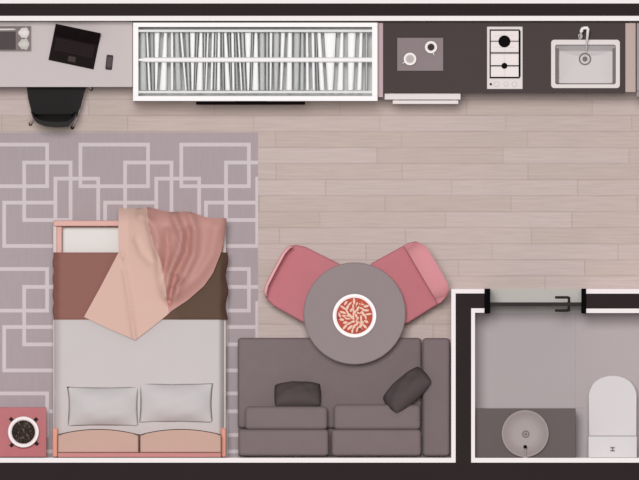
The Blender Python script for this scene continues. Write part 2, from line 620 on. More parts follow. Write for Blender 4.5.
wide = 'broad white garment hanging on the rail inside the open-topped wardrobe'
thin = 'thin white garment hanging on the rail inside the open-topped wardrobe'
greyl = 'grey garment hanging between white ones inside the open-topped wardrobe'
whites = [(147, 1.5, 149.5, 2), (157, 5, 156, 2), (165.5, 3.2, 163, 6.5), (172, 2.2, 172, 2.2), (181, 2, 186, 1.5), (192.5, 5, 192.5, 2),
          (201, 3, 199.5, 6), (208, 1.5, 205.8, 1.4), (213, 2, 211.3, 2), (219, 2.2, 218.5, 3), (225.3, 2.5, 227.8, 4), (232.5, 2.5, 233.5, 2), (238.3, 1.6, 241.6, 1.5),
          (248, 6, 248.2, 2), (256, 3, 255.4, 6), (271, 2.5, 270.5, 1.5), (283, 3.5, 281, 2), (290, 4, 289, 5.5), (307, 2, 307.5, 2.6),
          (312.8, 2.5, 313.8, 2.2), (319, 3, 322.2, 4), (330, 11, 330.3, 5), (342, 3, 340, 5.8), (351.7, 7.5, 350.5, 5), (361.2, 2.6, 359.2, 4)]
for (xt, wt, xb, wb) in whites:
    if (xt, wt) == (330, 11):
        lb = 'widest white garment, flared at the back, near the right end of the wardrobe rail'
    elif max(wt, wb) >= 5:
        lb = wide
    else:
        lb = thin
    k_ = 1.22 if max(wt, wb) < 5 else 1.06
    garment(xt, wt * k_, xb, wb * k_, 'gwhite', lb)
for (x, wd, xb, wb, m) in ((143, 5, 143.5, 6.5, 'ggrey'), (151.8, 4, 153, 2.6, 'gmid'), (176.6, 4.2, 178.6, 5.5, 'ggrey'), (186.8, 4, 189, 2, 'ggrey'),
                           (197.3, 2.4, 194.9, 1.6, 'gmid'), (204.7, 2.2, 203.9, 1, 'ggrey'), (216, 2, 214.8, 2, 'ggrey'), (222.2, 2, 223.3, 2.2, 'gmid'), (235.4, 1.8, 237.2, 3, 'gmid'),
                           (242.3, 3, 245, 2, 'ggrey'), (262, 5, 262.2, 5, 'ggrey'), (267.2, 2.6, 267, 2.6, 'ggrey'), (252.6, 2, 251, 1.6, 'gmid'), (229, 2, 231.2, 1.2, 'gmid'), (276.6, 6, 275.8, 4, 'ggrey'), (297, 6, 296, 5, 'ggrey'), (302.4, 3, 302, 4, 'ggrey'), (315.9, 1.6, 317.6, 2, 'gmid'), (366.5, 2.4, 366.5, 2, 'ggrey')):
    garment(x, wd, xb, wb, m, greyl, 0.03)

# television mounted on the wardrobe front
t = thing('television', 'slim black television fixed to the front of the white wardrobe', 'television', 250.5, 103, 0.42)
b = B(); box(b, 196, 101.6, 305.2, 104.6, 0.42, 0.93, 0.004); obj('casing', b, 'black', t)
b = B(); box(b, 197.2, 104.55, 304, 104.8, 0.44, 0.915); obj('screen', b, 'screen', t)
b = B(); box(b, 235, 101.02, 266, 101.7, 0.55, 0.8); obj('wall_bracket', b, 'steeld', t)

# ------------------------------------------------------------------ desk and what stands on it
DZ = 0.75
k = thing('desk', 'long pale grey desk along the back wall left of the wardrobe', 'desk', 50, 55)
b = B(); box(b, -50, 21.6, 132.6, 87, DZ - 0.03, DZ, 0.003); obj('desktop', b, 'desk', k)
for x0 in (-49, 128.6):
    b = B(); box(b, x0, 23, x0 + 3.4, 85, 0, DZ - 0.03); obj('side_panel', b, 'desk', k)
b = B(); box(b, -45.6, 23, 128.6, 25, 0.35, DZ - 0.03); obj('modesty_panel', b, 'desk', k)

# laptop
l = thing('laptop', 'black open laptop turned askew on the pale desk', 'laptop', 74.7, 46.6, DZ)
C0 = Vector((74.7, 46.6)); ax = Vector((45.3, 9.6)).normalized(); ay = Vector((-7.4, 36.3)).normalized()


def LQ(u, v, z):
    q = C0 + ax * u + ay * v
    return P(q.x, q.y, z)


def lbox(bm, u0, v0, u1, v1, z0, z1, za=None, zb=None, mi=0):
    """box in the laptop's own frame; za/zb raise the two v-ends"""
    za = 0 if za is None else za
    zb = 0 if zb is None else zb
    vs_ = []
    for zz in (z0, z1):
        for (u, v, dz) in ((u0, v1, zb), (u1, v1, zb), (u1, v0, za), (u0, v0, za)):
            vs_.append(bm.verts.new(LQ(u, v, zz + dz)))
    for idx in ((3, 2, 1, 0), (4, 5, 6, 7), (0, 1, 5, 4), (1, 2, 6, 5), (2, 3, 7, 6), (3, 0, 4, 7)):
        f = bm.faces.new([vs_[i] for i in idx]); f.material_index = mi


b = B(); lbox(b, -23.1, -6.5, 23.1, 18.5, DZ, DZ + 0.016); base = obj('base', b, 'lapt', l)
b = B()
for rr in range(5):
    for cc in range(13):
        u = -19.5 + cc * 3.02; v = -4.6 + rr * 2.5
        lbox(b, u, v, u + 2.5, v + 2.0, DZ + 0.016, DZ + 0.0185)
obj('keyboard', b, 'laptk', base)
b = B(); lbox(b, -4.0, 10.2, 3.4, 15.6, DZ + 0.016, DZ + 0.017); obj('touchpad', b, 'laptpad', base)
b = B(); lbox(b, -23.1, -18.5, 23.1, -6.5, DZ + 0.014, DZ + 0.026, 0.17, 0.0); lid = obj('lid', b, 'lapt', l)
b = B(); lbox(b, -21.8, -17.6, 21.8, -7.6, DZ + 0.0255, DZ + 0.0265, 0.1575, 0.0155); obj('screen', b, 'screen', lid)

# phone
b = B()
phm = thing('mobile_phone', 'small dark mobile phone lying right of the laptop on the desk', 'phone', 109.3, 62.4, DZ)
pa = Vector((0.995, 0.1)); pb = Vector((-0.1, 0.995)); pc = Vector((109.3, 62.4))


def pq(u, v):
    q = pc + pa * u + pb * v
    return (q.x, q.y)


prism(b, [pq(-3.4, -6.6), pq(-2.6, -7.5), pq(2.6, -7.5), pq(3.4, -6.6), pq(3.4, 6.6), pq(2.6, 7.5), pq(-2.6, 7.5), pq(-3.4, 6.6)], DZ, DZ + 0.009, 0.001)
obj('case', b, 'phone', phm)
b = B(); prism(b, [pq(-2.5, -5.6), pq(2.5, -5.6), pq(2.5, 4.6), pq(-2.5, 4.6)], DZ + 0.009, DZ + 0.0096); obj('screen', b, 'phoneg', phm)
# tray with things in it
tr = thing('desk_tray', 'taupe two-part desk tray at the left end of the desk', 'tray', 8, 38.6, DZ)
b = B(); box(b, -16, 26, 31.2, 51.2, DZ, DZ + 0.006); obj('tray_base', b, 'tray', tr)
b = B()
for q in ((-16, 26, 31.2, 27.3), (-16, 49.9, 31.2, 51.2), (-16, 27.3, -14.8, 49.9), (30, 27.3, 31.2, 49.9), (16.2, 27.3, 17.6, 49.9)):
    box(b, *q, DZ + 0.006, DZ + 0.03, 0.001)
obj('tray_rim', b, 'tray', tr)
b = B(); box(b, -14.2, 31.6, 15.6, 49.4, DZ + 0.006, DZ + 0.024, 0.002)
tag(obj('notebook', b, 'note'), 'dark grey notebook in the left half of the desk tray', 'notebook')
b = B(); tube(b, [P(-13, 29.6, DZ + 0.014), P(-12, 29.6, DZ + 0.014), P(13, 29.3, DZ + 0.014), P(15.6, 29.3, DZ + 0.014)], [0.003, 0.008, 0.008, 0.003], n=10)
tag(obj('pen', b, 'paper', smooth='angle'), 'pale pen lying along the back edge of the desk tray', 'pen')


def wad(cx, cy, rx, ry, m, label):
    b = B()
    bmesh.ops.create_icosphere(b, subdivisions=3, radius=1)
    for v in b.verts:
        q = v.co
        n = 0.14 * math.sin(5 * q.x + cx) * math.cos(6 * q.y) + 0.1 * math.sin(9 * q.z + 4 * q.x)
        q = q * (1 + n)
        v.co = P(cx, cy, DZ + 0.006 + 0.017) + Vector((q.x * rx * S, q.y * ry * S, max(-0.017, q.z * 0.021)))
    tag(obj('crumpled_paper', b, m), label, 'paper', 'crumpled papers in the desk tray')


wad(24, 32.8, 5.4, 5.2, 'paper', 'crumpled white paper in the back right of the desk tray')
wad(24, 44.2, 5.4, 5.3, 'paperg', 'crumpled pale greenish paper in the front right of the desk tray')

# desk chair
dc = thing('desk_chair', 'charcoal desk chair with thin chrome legs pushed under the desk', 'chair', 56, 100)
sh = [(25.5, 70), (86, 70), (86, 87), (84.6, 92), (81, 106), (77.5, 115), (33, 115), (31, 110), (28, 98), (26.8, 87)]
b = B(); prism(b, sh, 0.41, 0.46, 0.012, seg=3); obj('seat', b, 'chairdark', dc, smooth='angle')
b = B()
grid = []
outer = [(30.6, 111), (33, 118), (37, 123.2), (45, 126.4), (55, 127.4), (62, 127.4), (68.5, 126.6), (74, 119.5), (78, 111)]
inner = [(33, 112), (36, 114.2), (41, 114), (46, 113.6), (55, 113.6), (61, 113.6), (66, 113.8), (72, 114), (75.6, 112)]
bo, bi, to, ti = [], [], [], []
for (o_, i_) in zip(outer, inner):
    o_ = Vector(o_); i_ = Vector(i_)
    f2 = i_ + (o_ - i_) * 0.55
    a0 = i_ + (o_ - i_) * 0.0
    bi.append(b.verts.new(P(a0.x, a0.y, 0.45)))
    bo.append(b.verts.new(P(f2.x, f2.y, 0.42)))
    ti.append(b.verts.new(P(i_.x + (o_.x - i_.x) * .6, i_.y + (o_.y - i_.y) * .6, 0.78)))
    to.append(b.verts.new(P(o_.x, o_.y, 0.77)))
for a, c in ((bi, ti), (ti, to), (to, bo), (bo, bi)):
    for i in range(len(a) - 1):
        b.faces.new((a[i], a[i + 1], c[i + 1], c[i]))
for i in (0, -1):
    b.faces.new((bi[i], ti[i], to[i], bo[i]))
obj('backrest', b, 'chairback', dc, smooth='angle')
for (tx, ty, fx, fy) in ((36, 112, 30.4, 124), (80, 108, 72.4, 127.6), (84, 80, 91.2, 89), (30, 76, 23, 72)):
    b = B()
    if fx == 72.4:
        tube(b, [P(84.5, 88, 0.43), P(80.8, 106, 0.435), P(77, 116.5, 0.42), P(72.8, 126.6, 0.03)], 0.009, n=8)
    else:
        tube(b, [P(tx, ty, 0.43), P(fx, fy, 0.03)], 0.009, n=8)
    lg = obj('leg', b, 'chrome', dc, smooth='angle')
    b = B(); tube(b, [P(fx, fy, 0.0), P(fx, fy, 0.035)], 0.016, n=12)
    if fx == 72.4:
        tube(b, [P(73.4, 125.2, 0.04), P(72.2, 128.4, 0.01)], 0.013, n=10)
    obj('foot', b, 'rubber', lg, smooth='angle')

# ------------------------------------------------------------------ kitchen run
KZ = 0.90
b = B(); box(b, 377.9, 23, 383, 97, 0, KZ - 0.01)  # added panel, keeps the narrow floor gap from rendering dark
tag(obj('added_gap_panel', b, 'gapcover'), 'narrow pale pink gap cover added to keep the floor gap light between the white wardrobe and the dark worktop', 'panel')
b = B(); box(b, 625.4, 23, 635.6, 92, 0, KZ - 0.01)  # added panel in the tone of lit floor, over an open gap
tag(obj('added_gap_panel', b, 'gapcoverp'), 'narrow pale panel added to keep the floor gap light right of the dark worktop', 'panel')
b = B()
hx0, hy0, hx1, hy1 = 553.5, 42, 617.5, 85.5
for q in ((383.1, 21.8, hx0, 93.4), (hx1, 21.8, 625.2, 93.4), (hx0, 21.8, hx1, hy0), (hx0, hy1, hx1, 93.4)):
    box(b, *q, KZ - 0.035, KZ)
bmesh.ops.remove_doubles(b, verts=b.verts, dist=1e-5)
tag(obj('worktop', b, 'worktop'), 'dark brown kitchen worktop with a hob and a steel sink set in it', 'worktop')
for i, (x0, x1, lb) in enumerate(((461.5, 543, 'mauve base cabinet under the hob end of the dark worktop'), (543.4, 624.6, 'mauve base cabinet under the steel sink'))):
    c = thing('base_cabinet', lb, 'cabinet', (x0 + x1) / 2, 57, 0, 'kitchen base cabinets')
    b = B()
    box(b, x0, 23, x1, 25, 0.08, KZ - 0.036); box(b, x0, 25, x0 + 2, 88, 0.08, KZ - 0.036); box(b, x1 - 2, 25, x1, 88, 0.08, KZ - 0.036)
    box(b, x0, 25, x1, 88, 0.08, 0.1); box(b, x0 + 1, 26, x1 - 1, 82, 0, 0.08)
    obj('body', b, 'cab', c)
    xm = (x0 + x1) / 2
    for a, e, hx in ((x0 + .3, xm - .2, xm - 4), (xm + .2, x1 - .3, xm + 4)):
        b = B(); box(b, a, 88, e, 90.2, 0.1, KZ - 0.045, 0.002); dr = obj('door', b, 'cab', c)
        b = B(); box(b, hx - .8, 90.2, hx + .8, 92.4, 0.6, 0.76, 0.002); obj('handle', b, 'chrome', dr)
ap = thing('dishwasher', 'white under-counter appliance with a bar handle jutting out below the worktop', 'appliance', 423, 60)
b = B(); box(b, 385.4, 24, 460.6, 92, 0.03, KZ - 0.037); obj('body', b, 'appl', ap)
b = B(); box(b, 384.6, 92, 460.6, 99.6, 0.09, KZ - 0.04, 0.004); dr = obj('door', b, 'appl', ap)
b = B(); box(b, 392.6, 100.2, 458.4, 104, KZ - 0.16, KZ - 0.13, 0.004)
for x in (396, 454):
    box(b, x - 1, 99.4, x + 1.4, 101.8, KZ - 0.155, KZ - 0.135)
obj('handle', b, 'appl', dr)
for x in (388, 458):
    for y in (27, 89):
        b = B(); box(b, x - 1.5, y - 1.5, x + 1.5, y + 1.5, 0, 0.03); obj('foot', b, 'rubber', ap)
fr = thing('refrigerator', 'mauve grey refrigerator cut off by the right edge beside the worktop', 'refrigerator', 665, 60)
b = B(); box(b, 636.6, 23, 695, 91, 0.03, KZ + 0.1, 0.004); obj('body', b, 'fridge', fr)
b = B(); box(b, 636.6, 91.2, 695, 97, 0.06, KZ + 0.1, 0.004); dr = obj('door', b, 'fridge', fr)
b = B(); box(b, 689, 97, 691, 100, 0.4, 0.9, 0.003); obj('handle', b, 'chrome', dr)
b = B(); box(b, 640, 27, 692, 89, 0, 0.03); obj('plinth', b, 'rubber', fr)

# chopping board and cups
b = B(); box(b, 397.2, 37.8, 443.2, 70.8, KZ, KZ + 0.018, 0.002)
tag(obj('chopping_board', b, 'board'), 'mauve grey chopping board on the left end of the dark worktop', 'board')


def cup(cx, cy, r, m, label, handle, fill):
    z = KZ + 0.018
    c = thing('cup', label, 'cup', cx, cy, z, 'cups on the chopping board')
    b = B()
    lathe(b, cx, cy, [(0, z), (r * .62, z), (r * .8, z + .02), (r, z + .058), (r * .96, z + .061), (r * .6, z + .056), (r * .52, z + .02), (r * .45, z + .012), (0, z + .011)], 32)
    obj('bowl', b, 'ceramic', c, smooth=True)
    b = B(); lathe(b, cx, cy, [(0, z + fill), (r * .535, z + fill), (r * .53, z + fill - .004), (0, z + fill - .004)], 32); obj('drink', b, m, c)
    b = B(); a = handle
    hp = []
    for t_ in range(9):
        th = math.pi * t_ / 8
        rad = r * 0.9 + 2.9 * math.sin(th)
        hp.append(P(cx + rad * math.cos(a), cy + rad * math.sin(a), z + 0.03 + 0.018 * math.cos(th)))
    tube(b, hp, 0.005, n=8); obj('handle', b, 'ceramic', c, smooth=True)


cup(410, 59, 6.4, 'tea', 'white cup of pale drink at the front left of the chopping board', 2.6, .05)
cup(431, 47.2, 6.2, 'coffee', 'white cup of dark drink at the back right of the chopping board', 1.2, .035)

# hob
h = thing('gas_hob', 'narrow steel two-burner gas hob set in the dark worktop', 'hob', 504.8, 58, KZ)
b = B(); box(b, 487, 26.6, 522.6, 89, KZ, KZ + 0.008, 0.002); obj('frame', b, 'steel', h)
b = B()
for q in ((489.6, 29.4, 519.8, 30.8), (489.6, 76.8, 519.8, 78.4), (489.6, 30.8, 490.8, 76.8), (518.6, 30.8, 520.6, 76.8)):
    box(b, *q, KZ + 0.008, KZ + 0.014)
obj('pan_edge', b, 'iron', h)
for cx, cy, r in ((504.4, 41.4, 6), (504.4, 65.8, 3)):
    b = B(); lathe(b, cx, cy, [(0, KZ + .026), (r * .85, KZ + .026), (r, KZ + .022), (r, KZ + .012), (r * .6, KZ + .008), (0, KZ + .008)], 32)
    obj('burner', b, 'iron', h, smooth='angle')
for y, th_, m in ((41.2, .55, 'steeld'), (52.9, .9, 'steeld'), (65.8, .6, 'iron')):
    b = B(); box(b, 490.8, y - th_, 518.6, y + th_, KZ + .014, KZ + .021); obj('grate_bar', b, m, h)
b = B(); box(b, 490.8, 30.8, 518.6, 76.8, KZ + .008, KZ + .0085); obj('burner_plate', b, 'hobpan', h)
b = B(); box(b, 504, 31, 504.7, 76.8, KZ + .0145, KZ + .02); obj('grate_bar', b, 'steel', h)
for y in (35.6, 47.2):
    b = B(); box(b, 494, y - .4, 515, y + .4, KZ + .0085, KZ + .012); obj('grate_bar', b, 'steel', h)
for x, m, r in ((490.8, 'iron', 1.2), (496.5, 'steel', 2.6), (506, 'steel', 2.2), (514.5, 'steel', 2.6)):
    b = B(); lathe(b, x, 84.2, [(0, KZ + .02), (r * .9, KZ + .02), (r, KZ + .016), (r, KZ + .008), (0, KZ + .008)], 24); obj('knob', b, m, h, smooth='angle')

# sink: rim plus a stepped basin
s = thing('kitchen_sink', 'rectangular steel kitchen sink set in the right end of the worktop', 'sink', 585.5, 63, KZ - .16)


def rr(x0, y0, x1, y1, r, n=6):
    out = []
    for (cx, cy, a0) in ((x1 - r, y0 + r, -90), (x1 - r, y1 - r, 0), (x0 + r, y1 - r, 90), (x0 + r, y0 + r, 180)):
        for k_ in range(n + 1):
            a = math.radians(a0 + 90 * k_ / n)
            out.append((cx + r * math.cos(a), cy + r * math.sin(a)))
    return out


def loft(bm, loops, mi=0, cap=True, cap0=False):
    rings = [[bm.verts.new(P(x, y, z)) for x, y in lp] for lp, z in loops]
    for a, c in zip(rings, rings[1:]):
        n = len(a)
        for i in range(n):
            f = bm.faces.new((a[i], a[(i + 1) % n], c[(i + 1) % n], c[i])); f.material_index = mi
    if cap:
        f = bm.faces.new(rings[-1]); f.material_index = mi
    if cap0:
        f = bm.faces.new(rings[0]); f.material_index = mi


b = B()
loft(b, [(rr(551, 39.6, 620, 88.2, 3.2), KZ), (rr(551.2, 39.8, 619.8, 88, 3.2), KZ + .006), (rr(555.2, 44.6, 615.8, 84.4, 2), KZ + .006), (rr(555.4, 44.8, 615.6, 84.2, 2), KZ)], cap=False)
obj('rim', b, 'steel', s)
b = B()
loft(b, [(rr(555.4, 44.8, 615.6, 84.2, 2), KZ), (rr(555.8, 45.2, 615.2, 83.8, 2), KZ - .09), (rr(558.6, 51, 612.4, 83, 2), KZ - .12), (rr(575, 56, 596, 66, 2), KZ - .125)])
obj('basin', b, 'steelb', s)
for x0, x1 in ((556.2, 558.6), (612.6, 615)):
    b = B(); box(b, x0, 48, x1, 83, KZ - .06, KZ - .02); obj('side_ledge', b, 'steeld', s)
b = B()
lathe(b, 585, 59, [(6.2, KZ - .1235), (6.2, KZ - .117), (4.8, KZ - .117), (4.8, KZ - .1235)], 32)
lathe(b, 585, 59, [(0, KZ - .119), (2.6, KZ - .119), (2.6, KZ - .124)], 24)
obj('drain', b, 'steeld', s)
f_ = thing('kitchen_tap', 'pale chrome loop-spouted tap behind the steel sink', 'tap', 583.5, 34, KZ)
b = B(); lathe(b, 580.4, 36, [(0, KZ + .02), (2.2, KZ + .02), (2.4, KZ), (0, KZ)], 24); obj('tap_base', b, 'ceramic', f_)
b = B()
tube(b, [P(580.2, 37.6, KZ + .012), P(580.6, 36, KZ + .16), P(581.4, 31, KZ + .24), P(582.2, 28.6, KZ + .25), P(584, 28, KZ + .25), P(587.4, 27.8, KZ + .25), P(588, 29, KZ + .25), P(587.2, 38, KZ + .2), P(586.4, 45, KZ + .12), P(586.2, 50.5, KZ + .05)], [.018, .017, .015, .013, .013, .013, .013, .010, .006, .005], n=10)
obj('spout', b, 'ceramic', f_, smooth='angle')

# ------------------------------------------------------------------ dining table, plate, pizza
TZ = 0.75
tb = thing('dining_table', 'round taupe pedestal dining table overlapping the edge of the sofa', 'table', 354.6, 313.4)
b = B(); lathe(b, 354.6, 313.4, [(0, TZ), (50.2, TZ), (51, TZ - .006), (51, TZ - .024), (50, TZ - .03), (0, TZ - .03)], 96); obj('tabletop', b, 'table', tb, smooth='angle')
b = B(); lathe(b, 354.6, 305, [(0, TZ - .031), (10, TZ - .031), (4, TZ - .06), (4, .05), (5, .03), (0, .03)], 32); obj('pedestal', b, 'table', tb, smooth='angle')
b = B(); lathe(b, 354.6, 305, [(0, .03), (20, .02), (23, .008), (23, 0), (0, 0)], 48); obj('foot_plate', b, 'table', tb, smooth='angle')
b = B(); PX, PY = 354.5, 315.8
lathe(b, PX, PY, [(0, TZ), (13, TZ), (15, TZ + .004), (21.6, TZ + .016), (22, TZ + .018), (21.4, TZ + .02), (18.2, TZ + .013), (15, TZ + .008), (0, TZ + .006)], 64)
tag(obj('plate', b, 'plate', smooth=True), 'round white plate under the pizza on the dining table', 'plate')
pz = thing('pizza', 'red pizza with pale cheese strips on the white plate', 'pizza', PX, PY, TZ + .0135)
b = B(); lathe(b, PX, PY, [(0, TZ + .024), (15, TZ + .024), (17, TZ + .026), (18, TZ + .023), (18, TZ + .0145), (15, TZ + .0125), (0, TZ + .0125)], 48); obj('base', b, 'sauce', pz, smooth=True)


def bit(name, m, cx, cy, L_, W_, a):
    b = B()
    u = Vector((math.cos(a), math.sin(a))); v = Vector((-u.y, u.x))
    pts = []
    for t_ in range(10):
        th = 2 * math.pi * t_ / 10
        q = Vector((cx, cy)) + u * (L_ / 2 * math.cos(th)) + v * (W_ / 2 * math.sin(th))
        pts.append((q.x, q.y))
    prism(b, pts, TZ + .0225, TZ + .0275 + random.random() * .002, .001, seg=1)
    obj(name, b, m, pz)


for i in range(42):
    a = i * 2.399; rad = 15.6 * math.sqrt((i + .5) / 42)
    bit('cheese_strip', 'cheese', PX + rad * math.cos(a), PY + rad * math.sin(a), random.uniform(4.2, 7.5), random.uniform(1.8, 2.8), a + random.choice((0, .5, 1.2)))
bit('cheese_strip', 'cheese', PX - 1, PY - 1, 15, 1.6, 1.6); bit('cheese_strip', 'cheese', PX - 7, PY, 12, 1.7, .1); bit('cheese_strip', 'cheese', PX + 5, PY + 7, 10, 1.5, .5)
for i in range(10):
    a = i * 2.1 + 1; rad = random.uniform(5, 15.5)
    bit('topping', 'orange', PX + rad * math.cos(a), PY + rad * math.sin(a), 2.8, 1.9, a)
for dx, dy, q in ((5, 13.4, 3.6), (-16, 2, 3), (3, -10, 2.2), (5, -4, 2)):
    bit('topping', 'olive', PX + dx, PY + dy, q, q * .8, .3)


# ------------------------------------------------------------------ pink dining chairs
def dining_chair(label, bm_mid, axis, hw, back_depth, length):
    """bm_mid: plan point at the middle of the back edge; axis: unit plan vector towards the table"""
    ax_ = Vector(axis).normalized(); n_ = Vector((-ax_.y, ax_.x)); o_ = Vector(bm_mid)

    def q(a, n):
        p = o_ + ax_ * a + n_ * n
        return (p.x, p.y)
    c = thing('dining_chair', label, 'chair', *q(30, 0), 0, 'dining chairs at the round table')
    hb = hw - 7
    b = B()
    prism(b, [q(3, -hb), q(1.2, -hb + 6), q(0.8, 0), q(1.2, hb - 6), q(3, hb), q(9, hw - 2.5), q(18, hw), q(length - 10, hw + 1), q(length - 3, hw - 3), q(length, hw - 10), q(length, -hw + 10), q(length - 3, -hw + 3), q(length - 10, -hw - 1), q(18, -hw), q(9, -hw + 2.5)], 0.34, 0.46, 0.02, seg=3)
    obj('seat', b, 'pinkseat', c, smooth='angle')
    # backrest: curved shell, leaning
    b = B()
    bd = back_depth
    if bd > 6:
        prof_o = [(15.0, -hw - .2), (7, -hw + 2.2), (2.2, -hb + .6), (0.2, -hb + 8), (0, 0), (0.2, hb - 8), (2.2, hb - .6), (7, hw - 2.2), (15.0, hw + .2)]
        prof_i = [(bd + .6, -hw), (bd + .3, -hw + 5), (bd, -hb + 1), (bd, -hb + 9), (bd, 0), (bd, hb - 9), (bd, hb - 1), (bd + .3, hw - 5), (bd + .6, hw)]
    else:
        prof_o = [(4.2, -hb - 2), (2.2, -hb + .6), (0.2, -hb + 8), (0, 0), (0.2, hb - 8), (2.2, hb - .6), (4.2, hb + 2)]
        prof_i = [(a + bd, n * .985) for a, n in prof_o]
    loops = []
    for z, sh in ((0.455, 3.0), (0.56, 2.0), (0.74, .6), (0.775, 0.3), (0.785, 1.0)):
        k_ = 1 if z < .78 else .8
        lo, li = [], []
        for (a, n), (a2, n2) in zip(prof_o, prof_i):
            if z >= .78:
                a, n, a2, n2 = a + (a2 - a) * .15, n + (n2 - n) * .15, a2 - (a2 - a) * .15, n2 - (n2 - n) * .15
            drop = -0.10 * max(0, (abs(n) - hb + 3) / 10)
            lo.append((q(a + sh * .5, n * (1 - .01 * sh)), z + (drop if z > .5 else 0)))
            li.append((q(a2 - (0 if z > .7 else .4 * sh) + (bd > 6) * (0.785 - z) * 14 * 0, n2 * (1 - .01 * sh)), z - (0.03 if bd > 6 and z > .7 else 0) + (drop if z > .5 else 0)))
        loops.append(lo + li[::-1])
    rings = [[b.verts.new(P(p[0], p[1], z)) for p, z in lp] for lp in loops]
    for a, e in zip(rings, rings[1:]):
        n = len(a)
        for i in range(n):
            b.faces.new((a[i], a[(i + 1) % n], e[(i + 1) % n], e[i]))
    nn = len(prof_o)
    for rg in (rings[0], rings[-1]):
        for i in range(nn - 1):
            b.faces.new((rg[i], rg[i + 1], rg[2 * nn - 2 - i], rg[2 * nn - 1 - i]))
    obj('backrest', b, 'pinklit' if bd > 6 else 'pinklitedge', c, smooth='angle')
    for a, n in ((12, -hw + 8), (12, hw - 8), (length - 10, -hw + 10), (length - 10, hw - 10)):
        b = B(); tube(b, [P(*q(a, n), 0.345), P(*q(a, n * 1.06), 0)], [.018, .012], n=10); obj('leg', b, 'wood', c, smooth='angle')


dining_chair('rose pink dining chair left of the round table, with slim backrest edge', (273.6, 268), (0.884, 0.468), 33.5, 3.6, 66)
dining_chair('rose pink dining chair right of the round table, with broad lighter backrest', (437.6, 265), (-0.862, 0.507), 34, 19, 66)

# ------------------------------------------------------------------ sofa
so = thing('sofa', 'wide taupe fabric sofa against the front wall with one arm at right', 'sofa', 344, 400)
b = B(); box(b, 238.4, 339, 421.4, 455.6, 0.07, 0.27, 0.01); obj('base', b, 'sofa', so, smooth='angle')
b = B(); box(b, 237.8, 337.8, 421.2, 428, 0.272, 0.42, 0.03, seg=4); obj('seat_cushion', b, 'sofa', so, smooth='angle')
for x0, x1 in ((238.4, 328.4), (331.6, 421)):
    b = B(); box(b, x0, 429.4, x1, 455.8, 0.25, 0.74, 0.03, seg=4); obj('backrest', b, 'sofa', so, smooth='angle')
for x0, x1, y0 in ((245, 327.4, 406.6), (333.6, 420.4, 404.6)):
    b = B(); box(b, x0, y0, x1, 429.8, 0.415, 0.72, 0.035, seg=4)
    for v in b.verts:
        v.co.y += 0.012 * math.sin((v.co.x - P(x0, 0).x) / ((x1 - x0) * S) * math.pi)
    obj('back_cushion', b, 'sofa', so, smooth='angle')
b = B(); box(b, 422.6, 338, 449.6, 456, 0.07, 0.60, 0.03, seg=4); obj('arm', b, 'sofa', so, smooth='angle')
for x, y, z0 in ((243, 344, RZ), (243, 451, RZ), (330, 344, 0), (330, 451, 0), (444, 344, 0), (444, 451, 0)):
    b = B(); lathe(b, x, y, [(0, .075), (3, .075), (2, z0), (0, z0)], 16); obj('foot', b, 'rubber', so)
b = B(); pad(b, 297.6, 395.0, 0.56, 0.40, 0.25, 0.19, ang=0.02, tilt=math.radians(-42), pinch=0.03, wrinkle=0.003, rnd=.25, pe=.5)
tag(obj('scatter_cushion', b, 'cushion', smooth=True), 'dark taupe cushion lying square against the left back cushion of the sofa', 'cushion', 'scatter cushions on the sofa')
b = B(); pad(b, 407.0, 389.8, 0.70, 0.43, 0.25, 0.19, ang=math.radians(42), tilt=math.radians(-42), pinch=0.02, wrinkle=0.003, rnd=.35, pe=.5)
tag(obj('scatter_cushion', b, 'cushion', smooth=True), 'dark taupe cushion set diagonally in the corner by the sofa arm', 'cushion', 'scatter cushions on the sofa')

# ------------------------------------------------------------------ bed
bd = thing('bed', 'double bed with blush pink frame and two-pad headboard on the rug', 'bed', 139.5, 340, RZ)
b = B(); box(b, 57, 227, 222, 452, 0.10, 0.22); obj('base', b, 'bedframe', bd)
b = B(); box(b, 53.2, 220.4, 226, 226.2, 0.06, 0.42, 0.012, seg=3); obj('footboard', b, 'bedframe', bd, smooth='angle')
for x0, x1, xa, xb_ in ((56.6, 62, 53, 56.8), (218.6, 223, 222.8, 226)):
    b = B(); box(b, x0, 226.4, x1, 430, 0.06, 0.34, 0.01, seg=3); rl = obj('side_rail', b, 'bedframe', bd, smooth='angle')
    b = B(); box(b, xa, 223, xb_, 430, 0.06, 0.36, 0.008, seg=3); o = obj('piping', b, 'bedpale', rl, smooth='angle'); o['label'] = 'pale piping'
for x0, x1 in ((52.6, 57.6), (221.2, 226)):
    b = B(); box(b, x0, 428, x1, 457, 0.06, 0.62, 0.012, seg=3); o = obj('head_post', b, 'bedcoral', bd, smooth='angle'); o['label'] = 'coral end post'
b = B(); box(b, 57.8, 452.6, 221, 457.2, 0.06, 0.84, 0.006); obj('headboard_panel', b, 'headp', bd)
for x0, x1 in ((58, 138.4), (140.2, 221)):
    b = B()
    top = []
    n = 14
    for i in range(n + 1):
        t_ = i / n
        top.append((x0 + (x1 - x0) * t_, 435.4 - 5.6 * math.sin(math.pi * t_) ** .8))
    prism(b, top + [(x1, 452.4), (x0, 452.4)], 0.36, 0.90, 0.014, seg=3)
    obj('headboard_pad', b, 'headb', bd, smooth='angle')
for x in (60, 219):
    for y in (232, 450):
        b = B(); box(b, x - 3, y - 3, x + 3, y + 3, RZ, 0.1); obj('leg', b, 'wood', bd)
MZ = 0.46
b = B(); box(b, 62.6, 227.8, 218, 427, 0.222, MZ, 0.03, seg=4)
tag(obj('mattress', b, 'mattress', smooth='angle'), 'white mattress showing bare at the foot of the bed', 'mattress')


